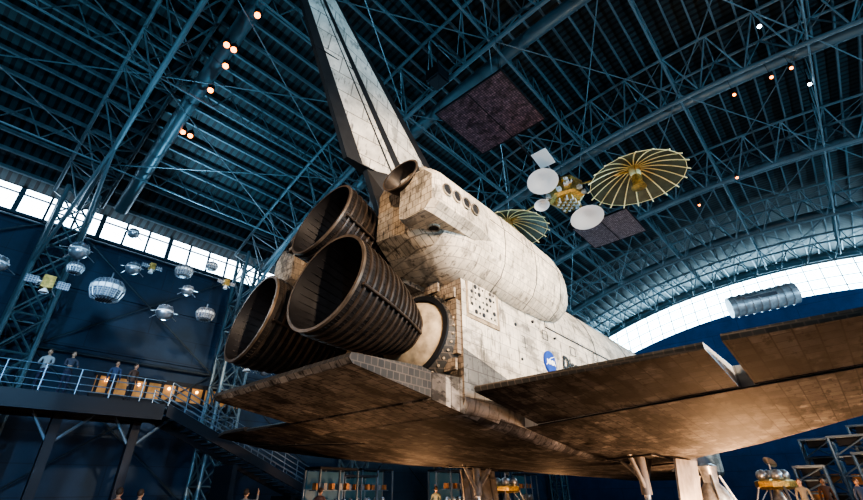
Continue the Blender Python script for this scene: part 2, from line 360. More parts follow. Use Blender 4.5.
# landing gear
for s,nm in((1,'starboard'),(-1,'port')):
    mb=MB();c=S(1168,s*136,267);cx,cy=c.x+.5,c.y
    mb.strut((cx,cy,2.9),(cx,cy,1.3),.17,16,0);mb.strut((cx,cy,1.5),(cx,cy,.56),.10,16,1)
    mb.strut((cx,cy,1.5),(cx+1.3,cy,2.6),.08,10,0);mb.strut((cx,cy,1.4),(cx-1.0,cy,2.6),.08,10,0);mb.strut((cx,cy,1.7),(cx,cy+s*.9,2.6),.06,10,0)
    mb.strut((cx-.16,cy,1.2),(cx-.5,cy,.95),.05,8,0);mb.strut((cx-.5,cy,.95),(cx-.1,cy,.6),.05,8,0)
    mb.strut((cx,cy-.5,.56),(cx,cy+.5,.56),.09,12,1)
    for k in(-.42,.42):
        mb.rev((cx,cy+k-.19,.565),(0,1,0),[(0,.25),(0,.42),(.05,.53),(.13,.565),(.25,.565),(.33,.53),(.38,.42),(.38,.25)],36,2,True,True)
        mb.rev((cx,cy+k-.2,.565),(0,1,0),[(0,.24),(.4,.24)],20,1,True,True)
    mb.build('main_gear_'+nm,[M_gear,M_metal,M_tire],root,smooth=40)
    mb=MB()
    RX_=Matrix.Rotation(s*.12,3,'X')
    mb.box((cx+1.5,cy-s*.95,1.55),(2.6,.07,1.6),0,RX_)
    for t in(-.8,0,.8): mb.box((cx+1.5+t,cy-s*.88,1.55),(.08,.08,1.5),1,RX_)
    mb.box((cx+1.5,cy-s*.88,1.1),(2.4,.06,.08),1,RX_);mb.box((cx+1.5,cy-s*.88,2.0),(2.4,.06,.08),1,RX_)
    mb.build('gear_door_'+nm,[M_gear,M_metal],root)
mb=MB();n=S(380,0,268)
mb.strut((n.x,0,2.7),(n.x,0,.42),.11,14,0);mb.strut((n.x,0,1.2),(n.x+1.2,0,2.6),.06,10,0);mb.strut((n.x,-.35,.42),(n.x,.35,.42),.06,10,1)
for k in(-.28,.28): mb.rev((n.x,k-.12,.405),(0,1,0),[(0,.18),(0,.32),(.05,.40),(.19,.40),(.24,.32),(.24,.18)],30,2,True,True)
for s in(-1,1): mb.box((n.x+.4,s*.7,1.9),(2.0,.05,1.0),0)
mb.build('nose_gear',[M_gear,M_metal,M_tire],root,smooth=40)
# ------------------------------------------------------------ hangar
R0=62;YC=-8;ZC=25-R0;YW=22;YR=-38;XB=-30;XF=55
def arc(R,y): return ZC+math.sqrt(R*R-(y-YC)**2)
M_floor=mat('polished_concrete',(.06,.06,.065),.35,noise=.2,nscale=.6)
M_wall=tile('wall_panel_blue',(.020,.050,.095),(.018,.046,.088),(.013,.032,.065),6.0,1.5,'xz',noise=.2,msize=.03)
M_wallf=tile('wall_panel_blue_front',(.02,.075,.19),(.018,.07,.18),(.012,.05,.12),6.0,1.5,'yz',noise=.2,msize=.03)
M_deck=tile('roof_deck',(.032,.055,.063),(.028,.049,.056),(.007,.012,.015),.42,30.0,'xy',noise=.3,ns=.15,msize=.09,rough=.5,off=0)
M_steel=mat('truss_steel',(.14,.19,.215),.42,.3,noise=.2,nscale=.5)
M_duct=mat('duct_metal',(.13,.18,.205),.4,.4,noise=.2,nscale=.5)
M_win=mat('window_daylight',(.8,.9,1),.5,emit=(.74,.87,1.0),es=5)
M_win2=mat('window_daylight_front',(.8,.9,1),.5,emit=(.55,.84,1.0),es=7)
M_frame=mat('window_frame',(.03,.05,.07),.5)
mb=MB();mb.box(((XB+XF)/2,(YW+YR)/2,-.15),(XF-XB,YW-YR,.3));mb.build('floor',[M_floor])
ys=np.linspace(YR,YW,61)
mb=MB();mb.loft([[(x,y,arc(R0,y)) for y in ys]+[(x,y,arc(R0,y)+.3) for y in ys[::-1]] for x in (XB,XF)],0);mb.build('ceiling',[M_deck],fix=True)
mb=MB()
for y in np.arange(YR+1,YW,1.0):
    z=arc(R0,y)-.17;a=-math.asin((y-YC)/R0);mb.box(((XB+XF)/2,y,z),(XF-XB,.10,.3),0,Matrix.Rotation(a,3,'X'))
mb.build('roof_purlins',[M_steel])
for nm,y,s in(('left',YW,1),('right',YR,-1)):
    mb=MB();mb.box(((XB+XF)/2,y+s*.15,7.8),(XF-XB,.3,15.6));mb.box(((XB+XF)/2,y+s*.15,17.75),(XF-XB,.3,.3))
    for z in(9.0,12.3): mb.box(((XB+XF)/2,y-s*.05,z),(XF-XB,.12,.25))
    mb.build('wall_'+nm,[M_wall])
    mb=MB();mb.box(((XB+XF)/2,y+s*.2,16.6),(XF-XB,.06,2.0),0)
    for x in np.arange(XB,XF,1.35): mb.box((x,y+s*.05,16.6),(.12 if int(x)%4 else .25,.12,2.0),1)
    mb.box(((XB+XF)/2,y+s*.05,16.9),(XF-XB,.1,.08),1);mb.box(((XB+XF)/2,y-s*.02,15.6),(XF-XB,.3,.16),1)
    mb.build('window_%d'%(1 if s>0 else 2),[M_win,M_frame])
mb=MB();mb.loft([[(x,YR,0),(x,YW,0)]+[(x,y,arc(R0,y)) for y in ys[::-1]] for x in(XB-.3,XB)],0);mb.build('wall_back',[M_wallf])
mb=MB()
def band(lo,hi,x0,x1,mi):
    for y0,y1 in zip(ys,ys[1:]):
        q=[]
        for x in(x0,x1): q+=[(x,y0,lo(y0)),(x,y1,lo(y1)),(x,y1,hi(y1)),(x,y0,hi(y0))]
        mb.add(q,[(0,1,2,3),(4,5,6,7),(0,1,5,4),(3,2,6,7)],mi)
wb=lambda y:max(arc(R0,y)-4.6,.5) 
band(lambda y:0,wb,XF,XF+.3,0);band(lambda y:arc(R0,y)-.7,lambda y:arc(R0,y),XF,XF+.3,0);mb.build('wall_front',[M_wallf])
mb=MB();band(wb,lambda y:arc(R0,y)-.6,XF+.2,XF+.3,0)
for y in np.arange(YR,YW,1.5): 
    mb.box((XF+.05,y,arc(R0,y)-2.6),(.12,.10,4.2),1)
for dz in(1.7,2.9,4.0): mb.path([(XF,y,arc(R0,y)-dz) for y in ys],.06,4,1)
mb.build('window_3',[M_win2,M_frame])
# ribs
RX=[-28,-17,-6,5,16,27,38,49]
for ri,x in enumerate(RX):
    mb=MB();th=np.linspace(-math.asin(29.2/R0),math.asin(29.2/R0),27)
    P=lambda R,t,dx:Vector((x+dx,YC+R*math.sin(t),ZC+R*math.cos(t)))
    for i,(a,b) in enumerate(zip(th,th[1:])):
        m=(a+b)/2
        for dx in(-1.2,1.2):
            mb.strut(P(R0-.55,a,dx),P(R0-.55,b,dx),.10,6)
            mb.strut(P(R0-.55,a,dx),P(R0-3.1,m,0),.05,5);mb.strut(P(R0-3.1,m,0),P(R0-.55,b,dx),.05,5)
        mb.strut(P(R0-.55,a,-1.2),P(R0-.55,a,1.2),.04,5);mb.strut(P(R0-.55,a,-1.2),P(R0-.55,b,1.2),.035,5)
        if i<len(th)-2: mb.strut(P(R0-3.1,m,0),P(R0-3.1,(b+th[i+2])/2,0),.13,8)
    mb.build('roof_truss',[M_steel],smooth=40)
    mb=MB();tq=np.linspace(-.47,.47,40);mb.loft([[P(R0-1.9,t,1.9)+Vector((.38*math.cos(q),.38*math.sin(q)*math.sin(t),.38*math.sin(q)*math.cos(t))) for q in np.linspace(0,2*math.pi,17)[:-1]] for t in tq],0)
    for t in tq[::4]: mb.strut(P(R0-1.9,t,1.9),P(R0-.2,t,1.9),.03,4)
    for t in tq[1:-1:2]: mb.strut(P(R0-1.9,t,1.9),P(R0-1.9,t+.0012,1.9),.41,14)
    mb.build('air_duct',[M_duct],smooth=50)
    for s,yw in((1,YW-1.5),(-1,YR+1.5)):
        mb=MB();w=.75;top=arc(R0,yw)-.8;L=[(x-w,yw-w),(x+w,yw-w),(x+w,yw+w),(x-w,yw+w)]
        for p in L: mb.strut((*p,0),(*p,top),.12,8)
        nz=9
        for k in range(nz):
            z0=top*k/nz;z1=top*(k+1)/nz
            for a,b in zip(L,L[1:]+L[:1]):
                mb.strut((*a,z0),(*b,z0),.055,5);mb.strut((*a,z0),(*b,z1),.055,5);mb.strut((*b,z0),(*a,z1),.055,5)
        mb.strut((x-w,yw-s*w,top-5),(x,yw-s*6,arc(R0-3.1,yw-s*6)),.10,6);mb.strut((x+w,yw-s*w,top-5),(x,yw-s*6,arc(R0-3.1,yw-s*6)),.10,6)
        mb.build('lattice_column',[M_steel])
mb=MB()
TT=np.linspace(-.42,.42,9)
for t in TT:
    y=lambda R:YC+R*math.sin(t)
    z=lambda R:ZC+R*math.cos(t)
    for x0,x1 in zip(RX,RX[1:]):
        n=6;xs=np.linspace(x0,x1,n+1)
        mb.strut((x0,y(R0-2.6),z(R0-2.6)),(x1,y(R0-2.6),z(R0-2.6)),.06,6)
        for i in range(n):
            xm=(xs[i]+xs[i+1])/2
            mb.strut((xs[i],y(R0-.4),z(R0-.4)),(xm,y(R0-2.6),z(R0-2.6)),.035,5);mb.strut((xm,y(R0-2.6),z(R0-2.6)),(xs[i+1],y(R0-.4),z(R0-.4)),.035,5)
for ta,tb in zip(TT,TT[1:]):
    for x0,x1 in zip(RX,RX[1:]):
        pa=lambda x,t,R=R0-2.6:(x,YC+R*math.sin(t),ZC+R*math.cos(t))
        mb.strut(pa(x0,ta),pa(x1,tb),.035,5);mb.strut(pa(x1,ta),pa(x0,tb),.035,5)
mb.build('roof_bracing',[M_steel])
mb=MB()
for x0,x1 in zip(RX,RX[1:]):
    for z0,z1 in((1,8.5),(8.5,15.5)):
        mb.strut((x0+.7,YW-.5,z0),(x1-.7,YW-.5,z1),.05,6);mb.strut((x0+.7,YW-.5,z1),(x1-.7,YW-.5,z0),.05,6)
    mb.strut((x0+.8,YW-.5,8.5),(x1-.8,YW-.5,8.5),.07,6);mb.strut((x0+.8,YW-.5,15.2),(x1-.8,YW-.5,15.2),.07,6)
mb.build('wall_bracing',[mat('brace_steel',(.05,.07,.09),.5,.3)])
# ------------------------------------------------------------ mezzanine and stairs
M_amber=mat('amber_glazing',(.4,.22,.08),.5,emit=(1,.48,.16),es=.12,noise=.6,nscale=1.5)
M_lampg=mat('gallery_lamp',(1,.8,.5),.5,emit=(1,.5,.15),es=6)
M_stairs=mat('stair_steel',(.016,.022,.032),.5,.3)
M_rail=mat('rail_steel',(.16,.22,.28),.4,.4)
mb=MB();mb.box((2.4,YW-.12,7.1),(8.6,.06,1.0),0)
for x in np.arange(-1.8,6.8,.85): mb.box((x,YW-.2,7.1),(.14,.1,1.1),1)
for x in np.arange(-1.4,6.6,1.7): mb.ball((x,YW-.22,7.35),.09,2,8)
mb.box((2.4,YW-.2,6.5),(8.9,.15,.3),1);mb.box((2.4,YW-.2,7.7),(8.9,.15,.25),1)
mb.build('window_4',[M_amber,M_stairs,M_lampg])
mb=MB();mb.box((-6.5,15.7,5.0),(12,3.4,.35));mb.box((-6.5,14.05,4.8),(12,.12,.6))
for x in(-12,-8,-4,-1): 
    mb.box((x,15.7,2.41),(.35,.35,4.82))
    mb.strut((x,15.7,3.4),(x+1.4,15.7,4.8),.07,6,1);mb.strut((x,15.7,3.4),(x-1.0,15.7,4.8),.07,6,1)
for x in np.arange(-12.4,-.6,1.2): mb.strut((x,14.1,5.17),(x,14.1,6.2),.03,6,1)
for z in(6.2,5.9,5.6,5.35): mb.strut((-12.4,14.1,z),(-.7,14.1,z),.022,6,1)
for y in(14.6,15.7,16.8): mb.box((-6.5,y,4.7),(12,.12,.3))
mb.build('mezzanine_balcony',[M_stairs,M_rail])
mb=MB();n=30
x0,z0,x1,z1=-.35,5.15,11.8,0
for i in range(n):
    t=i/n;mb.box((x0+(x1-x0)*(i+.5)/n,15.3,z0-(z0-z1)*(i+1)/n+.03),((x1-x0)/n+.02,2.2,.06),1)
for yy in(14.15,16.45):
    a=Vector((x0,yy,z0));b=Vector((x1,yy,z1+.0));mb.add([a+Vector((0,-.04,.1)),b+Vector((0,-.04,.1)),b+Vector((-.6,-.04,0)),a+Vector((0,-.04,-.45)),a+Vector((0,.04,.1)),b+Vector((0,.04,.1)),b+Vector((-.6,.04,0)),a+Vector((0,.04,-.45))],[(0,1,2,3),(4,5,6,7),(0,1,5,4),(3,2,6,7),(0,3,7,4),(1,2,6,5)])
    for k in range(0,n+1,2): p=a.lerp(b,k/n);mb.strut(p,p+Vector((0,0,1.05)),.025,6,1)
    for h in(1.05,.8,.55,.3): mb.strut(a+Vector((0,0,h)),b+Vector((0,0,h)),.028,6,1)
mb.box((3.5,15.3,1.4),(.25,2.0,2.8));mb.box((7,15.3,.7),(.25,2.0,1.4))
mb.build('staircase',[M_stairs,M_rail])
# ------------------------------------------------------------ relay satellite
M_gold=mat('gold_foil',(.85,.58,.2),.3,.8,noise=.5,nscale=8,bump=.6)
M_mesh=mat('gold_mesh',(.10,.11,.075),.5,.3,noise=.3,nscale=3)
M_rib=mat('gold_rib',(1,.88,.5),.4,.1)
M_solar=tile('solar_cells',(.11,.06,.08),(.28,.16,.18),(.04,.025,.03),.11,.11,'xy',noise=.5,ns=6,rough=.35,msize=.012,off=0,patch=(.5,2,(1,1,1),.5))
M_solar2=tile('solar_cells_b',(.20,.16,.18),(.38,.32,.34),(.07,.06,.07),.11,.11,'xy',noise=.5,ns=6,rough=.35,msize=.012,off=0)
sat=empty('communications_satellite')
bx,by,bz=11.1,-1.9,15.5
mb=MB()
mb.rev((bx,by,bz-.55),(0,0,1),[(0,.75),(.1,.95),(1.0,.95),(1.15,.6)],6,0,True,True)
for i in range(26):
    a=random.random()*6.28;mb.box((bx+.95*math.cos(a),by+.95*math.sin(a),bz+random.uniform(-.5,.5)),(.22,.22,.18),random.choice((0,1,1,2)),Matrix.Rotation(a,3,'Z'))
for k in range(7):
    for j in range(5):
        mb.rev((bx-.55+k*.18,by-.45+j*.2,bz-.6),(0,0,-1),[(0,.04),(.28,.075)],10,1 if (k+j)%2 else 0,False,True)
mb.build('satellite_bus',[M_gold,M_wpaint,M_dark],sat)
mb=MB()
for xa,xb,k in((3.0,6.65,0),(16.7,20.3,1)):
    mb.box(((xa+xb)/2,-1.55,16.62),(xb-xa,3.55,.05),k)
    for e in(xa,xb): mb.box((e,-1.55,16.62),(.05,3.6,.09),2)
    for e in(-3.33,.23,-1.55): mb.box(((xa+xb)/2,e,16.63),(xb-xa,.05,.09),2)
mb.strut((6.65,-1.55,16.6),(bx,-1.55,16.1),.05,8,2);mb.strut((bx,-1.55,16.1),(16.7,-1.55,16.6),.05,8,2)
mb.build('solar_arrays',[M_solar,M_solar2,M_dark],sat)
for nm,c in(('a',(11.9,-5.3,15.4)),('b',(11.4,2.0,15.2))):
    mb=MB();Rr=2.25;n=20;dep=.75
    pts=lambda q,r:(c[0]+r*math.cos(q),c[1]+r*math.sin(q),c[2]+.35-dep*(r/Rr)**2)
    for k in range(n):
        q0=2*math.pi*k/n;q1=2*math.pi*(k+1)/n;rs=np.linspace(.25,Rr,8)
        for ra,rb in zip(rs,rs[1:]): mb.add([pts(q0,ra),pts(q1,ra),pts(q1,rb),pts(q0,rb)],[(0,1,2,3)],0)
        mb.path([pts(q0,r) for r in rs]+[pts(q0,Rr+.14)],.036,5,1)
        mb.strut(pts(q0,Rr),pts(q1,Rr),.02,4,1)
    mb.rev((c[0],c[1],c[2]+.4),(0,0,-1),[(0,.28),(.5,.26),(.55,.2)],20,1,True,True)
    mb.rev((c[0],c[1],c[2]-.15),(0,0,-1),[(0,.2),(.35,.2),(.7,.36),(.75,.0)],20,2)
    for k in range(4):
        q=k*math.pi/2+.4;mb.strut((c[0]+.3*math.cos(q),c[1]+.3*math.sin(q),c[2]+.3),(c[0]+.2*math.cos(q),c[1]+.2*math.sin(q),c[2]-.8),.02,5,2)
    mb.strut((c[0],c[1],c[2]+.2),(bx,by,bz+.3),.05,8,2)
    mb.build('umbrella_antenna_'+nm,[M_mesh,M_rib,M_gold],sat)
mb=MB()
def disc(c,ax,r,d=.18,mi=0): mb.rev(c,ax,[(0,.02),(d*.2,r*.5),(d,r),(d*1.02,r*.98),(d*.3,r*.5),(.03,.02)],32,mi)
disc((8.9,-1.7,15.2),(-.3,-.2,-1),.78);disc((11.5,-2.6,13.9),(-.2,-.2,-1),.85);disc((9.9,-1.0,14.6),(-.3,-.2,-1),.4)
mb.box((8.3,-2.2,15.9),(1.0,.8,.04),0,Matrix.Rotation(.3,3,'Y'))
mb.strut((8.9,-1.7,15.25),(bx,by,bz),.04,6,1);mb.strut((11.5,-2.6,14.05),(bx,by,bz-.4),.04,6,1);mb.strut((9.9,-1.0,14.7),(bx,by,bz),.03,6,1);mb.strut((8.3,-2.2,15.95),(bx,by,bz+.2),.03,6,1)
mb.build('dish_antennas',[M_wpaint,M_metal],sat,smooth=40)
mb=MB()
for x,y,z in((3.1,-3.2,16.65),(3.1,.1,16.65),(6.5,-1.5,16.65),(bx,by,bz+.5),(12,-5.3,15.7),(11.4,2.0,15.5),(16.8,-1.5,16.65),(20.2,-1.5,16.65)): mb.strut((x,y,z),(x,y,arc(R0-.3,y)),.008,4)
mb.build('suspension_cables',[M_dark],sat)
# ------------------------------------------------------------ hanging small satellites
M_silver=mat('silver_skin',(.45,.47,.5),.3,.7,noise=.4,nscale=6)
M_cell=tile('blue_cells',(.08,.10,.15),(.13,.15,.19),(.4,.4,.4),.08,.08,'xz',noise=.2,msize=.01,off=0)
def hangsat(x,y,z,r,kind):
    mb=MB()
    if kind=='ball':
        mb.ball((x,y,z),r,0,16)
        mb.rev((x,y,z-.1*r),(0,0,1),[(0,r*1.03),(.2*r,r*1.03)],24,2)
        for k in range(4):
            a=k*1.57+.5;mb.strut((x+r*.8*math.cos(a),y+r*.8*math.sin(a),z),(x+r*2.1*math.cos(a),y+r*2.1*math.sin(a),z-.5*r),.02,5,0)
        for k in range(8):
            a=k*math.pi/4;mb.box((x+r*.72*math.cos(a),y+r*.72*math.sin(a),z+.55*r),(.2*r,.3*r,.35*r),1,Matrix.Rotation(a,3,'Z'))
    elif kind=='drum':
        mb.rev((x,y,z-r*.75),(0,0,1),[(0,r*.5),(.1*r,r*.8),(.65*r,r*1.0)],16,1,True,False);mb.rev((x,y,z-r*.1),(0,0,1),[(0,r),(.15*r,r*1.04),(.3*r,r)],16,2)
        mb.rev((x,y,z+r*.2),(0,0,1),[(0,r),(.4*r,r*.75),(.55*r,r*.3)],16,1,False,True)
        for k in range(16):
            a=k*math.pi/8;mb.path([(x+q*r*math.cos(a),y+q*r*math.sin(a),z+h*r) for q,h in((.5,-.77),(.82,-.65),(1.02,-.1),(1.02,.2),(.77,.6),(.3,.75))],.022,4,0)
        mb.strut((x,y,z+.6*r),(x,y,z+1.3*r),.03,5,0)
    else:
        mb.box((x,y,z),(r,r,r*1.3),3)
        for s in(-1,1): mb.box((x+s*r*1.3,y,z),(r*1.1,.03,r*.8),1);mb.strut((x,y,z),(x+s*r*.9,y,z),.03,5,0)
        mb.rev((x,y,z-r*.65),(0,0,-1),[(0,.05),(.15,r*.45),(.17,r*.43),(.05,.04)],20,2)
        for k in range(5): mb.strut((x,y,z),(x+random.uniform(-1.4,1.4)*r,y+random.uniform(-1,1)*r,z+random.uniform(-1.4,1.4)*r),.02,4,0)
    mb.strut((x,y,z+r*.5),(x,y,arc(R0-.3,y)),.005,4,4)
    mb.build('hanging_satellite',[M_silver,M_cell,M_wpaint,M_gold,M_dark],smooth=40)
for a in[(-6.0,10.05,.35,'ball'),(-5.9,9.3,.28,'drum'),(-6.5,8.5,.36,'box'),(-4.7,8.7,.58,'drum'),(-4.05,10.0,.28,'ball'),(-2.45,8.4,.34,'ball'),(-2.2,10.4,.36,'drum'),(-1.8,9.6,.25,'ball'),(-.8,8.75,.38,'drum'),(-4.6,11.2,.22,'ball'),(-3.4,10.3,.22,'box'),(-1.2,10.9,.25,'drum'),(-8.0,8.6,.3,'ball'),(-.4,10.3,.22,'box')]:
    hangsat(a[0],11+random.uniform(-.4,.4),a[1],a[2],a[3])
hangsat(.9,9.6,6.6,.38,'box');hangsat(1.9,9.9,6.5,.3,'ball')
tel=empty('space_telescope');mb=MB();d=Vector((.35,-1,.12)).normalized();c=Vector((37.5,-7,15.6))
pr=[(-2.5,.6),(-2.5,.9)]
for t in np.arange(-2.1,2.5,.6): pr+=[(t,.9),(t,.97),(t+.1,.97),(t+.1,.9)]
mb.rev(c,d,pr+[(2.6,.9),(2.6,.5)],36,0,True,True)
for s in(-1,1): mb.box(c+Vector((s*1.4,s*.2,0)),(1.0,2.2,.05),1);mb.strut(c,c+Vector((s*1.4,0,0)),.05,6)
mb.build('tube',[mat('telescope_skin',(.6,.62,.65),.35,.4,noise=.4,nscale=2),M_cell],tel,smooth=35)
mb=MB();mb.strut(c+d*2,(*(c+d*2).xy,arc(R0-.3,(c+d*2).y)),.02,4);mb.strut(c-d*2,(*(c-d*2).xy,arc(R0-.3,(c-d*2).y)),.02,4);mb.build('cables',[M_dark],tel)
mb=MB();mb.box((4.5,1.3,21.3),(.9,.9,.7));mb.box((4.5,1.3,20.93),(.7,.7,.06));mb.strut((4.5,1.3,21.6),(4.5,1.3,arc(R0-.2,1.3)),.03,5);mb.build('hanging_loudspeaker',[M_dark])
# ceiling lamps
M_bulb=mat('warm_bulb',(1,.5,.2),.5,emit=(1,.22,.02),es=6)
M_bulbw=mat('cool_bulb',(1,1,1),.5,emit=(.8,.9,1),es=8)
def lamp(x,y,z,m,r=.11):
    mb=MB();mb.rev((x,y,z),(0,0,1),[(.03,r*1.1),(.25,r*1.2),(.4,r*.5)],14,0,False,True);mb.ball((x,y,z),r,1,12);mb.strut((x,y,z+.3),(x,y,arc(R0-.3,y)),.012,4,0)
    mb.build('ceiling_spotlight',[M_dark,m],smooth=40)
for x,y,z in((-4.0,4.9,20.8),(-4.0,6.9,20.2),(-4.35,6.9,20.2),(-3.9,7.8,19.9),(-3.8,9.5,19.6),(-3.6,13.2,19.3),(-3.2,13.2,19.3)): lamp(x,y,z,M_bulb,.14)
for x,y,z in((17,-10.5,21.3),(17,-12.3,21.3),(17,-13.2,21.3),(26,-9,21.3),(28,-6,21.3),(27,2,21)): lamp(x,y,z,M_bulb,.09)
for x,y,z in((14,-12.5,22.3),(20,-14,22)): lamp(x,y,z,M_bulbw,.1)
# ------------------------------------------------------------ exhibits on floor
M_scr=mat('display_screen',(.03,.08,.11),.4,emit=(.12,.35,.5),es=.05)
M_wood=mat('exhibit_orange',(.45,.22,.09),.5,noise=.4,nscale=4)
def case(x,y,w,h,rot=0):
    mb=MB();Rm=Matrix.Rotation(rot,3,'Z');o=Vector((x,y,0));A=lambda a,b,z:o+Rm@Vector((a,b,z))
    mb.box(A(0,0,.4),(w,.9,.8),0,Rm);mb.box(A(0,0,h+.05),(w,.9,.1),0,Rm)
    for a in(-w/2,0,w/2):
        for b in(-.45,.45): mb.box(A(a*.97,b*.97,h/2),(.07,.07,h),3,Rm)
    mb.box(A(0,.40,(h+.8)/2),(w*.92,.04,h-.9),1,Rm)
    for k in range(4): mb.ball(A(-w/2+(k+.7)*w/4.4,0,1.05),.16,2,10,(1,1,1.4));mb.rev(A(-w/2+(k+.7)*w/4.4,0,.8),(0,0,1),[(0,.1),(.1,.06)],8,2,True,True)
    mb.box(A(0,0,1.6),(w*.9,.4,.03),3,Rm)
    for k in range(5): mb.box(A(-w/2+(k+.6)*w/5.2,0,1.75),(.2,.2,.26),2 if k%2 else 4,Rm)
    mb.build('display_case',[M_stairs,M_scr,M_silver,M_rail,M_wood])
for a in[(5.5,9,2.6,2.4,.2),(8.5,11,2.4,2.2,.1),(11,12.5,2.4,2.6,0),(13,8,2.6,2.4,.2),(16,11,2.8,2.6,0),(22,9,2.4,2.4,.2),(26,-14,2.4,2.4,1.2),(30,-16,2.4,2.6,1.0)]: case(*a)
def tower(x,y,h,w=.8):
    mb=MB();L=[(x-w,y-w),(x+w,y-w),(x+w,y+w),(x-w,y+w)]
    for p in L: mb.strut((*p,0),(*p,h),.07,6)
    n=4
    for k in range(n):
        for a,b in zip(L,L[1:]+L[:1]): mb.strut((*a,h*k/n),(*b,h*(k+1)/n),.045,5);mb.strut((*a,h*(k+1)/n),(*b,h*(k+1)/n),.045,5)
        mb.box((x,y,h*(k+1)/n-.15),(w*1.2,w*1.2,.5),1+(k%3==1))
    mb.box((x,y,h+.05),(w*2.2,w*2.2,.1));mb.build('equipment_scaffold',[M_rail,M_stairs,M_wood])
tower(27,-8.8,3.8);tower(28,-11.8,4.2);tower(31,-9.8,4.6);tower(24,-9.6,2.8);tower(23.5,-6.9,2.3,.6);tower(31,-7.2,4.0)
def lander(x,y,r):
    mb=MB();z=1.35
    mb.rev((x,y,z),(0,0,1),[(0,r*.8),(.12,r),(.35,r),(.45,r*.7)],8,0,True,True)
    for k in range(4):
        a=k*math.pi/2+.5;c_,s_=math.cos(a),math.sin(a)
        mb.strut((x+r*.8*c_,y+r*.8*s_,z+.3),(x+r*1.6*c_,y+r*1.6*s_,.08),.05,6,2);mb.strut((x+r*.5*c_,y+r*.5*s_,z),(x+r*1.5*c_,y+r*1.5*s_,.3),.03,6,2)
        mb.rev((x+r*1.6*c_,y+r*1.6*s_,0),(0,0,1),[(0,.22),(.08,.2)],16,2,True,True)
        mb.ball((x+r*.55*c_,y+r*.55*s_,z+.6),.26,1,14)
    mb.rev((x,y,z),(0,0,-1),[(0,.15),(.25,.2),(.6,.4)],20,1)
    mb.strut((x,y,z+.4),(x,y,z+1.1),.04,6,2);mb.rev((x,y,z+1.1),(.6,-.4,.6),[(0,.05),(.12,.3),(.14,.28),(.05,.04)],24,2)
    mb.build('planetary_lander',[M_gold,M_silver,M_metal],smooth=35)
lander(20.5,-5.6,.85);lander(18,8,.9)
mb=MB();o=Vector((14.5,-4.2,0))
mb.rev(o+Vector((0,0,.35)),(0,0,1),[(0,.85),(.5,.75),(1.0,.5),(1.3,.28),(1.6,.3),(1.9,.38),(2.0,.2)],36,0,True,True)
for k in range(6): mb.rev(o+Vector((0,0,.45+k*.16)),(0,0,1),[(0,.84-.075*k),(.05,.86-.075*k),(.1,.8-.075*k)],36,1)
for k in range(4):
    a=k*1.57+.4;mb.strut(o+Vector((1.1*math.cos(a),1.1*math.sin(a),0)),o+Vector((.35*math.cos(a),.35*math.sin(a),1.9)),.05,8,1)
mb.rev(o,(0,0,1),[(0,1.2),(.35,1.15)],36,2,True,True)
mb.build('rocket_engine_exhibit',[M_silver,M_metal,M_stairs],smooth=35)
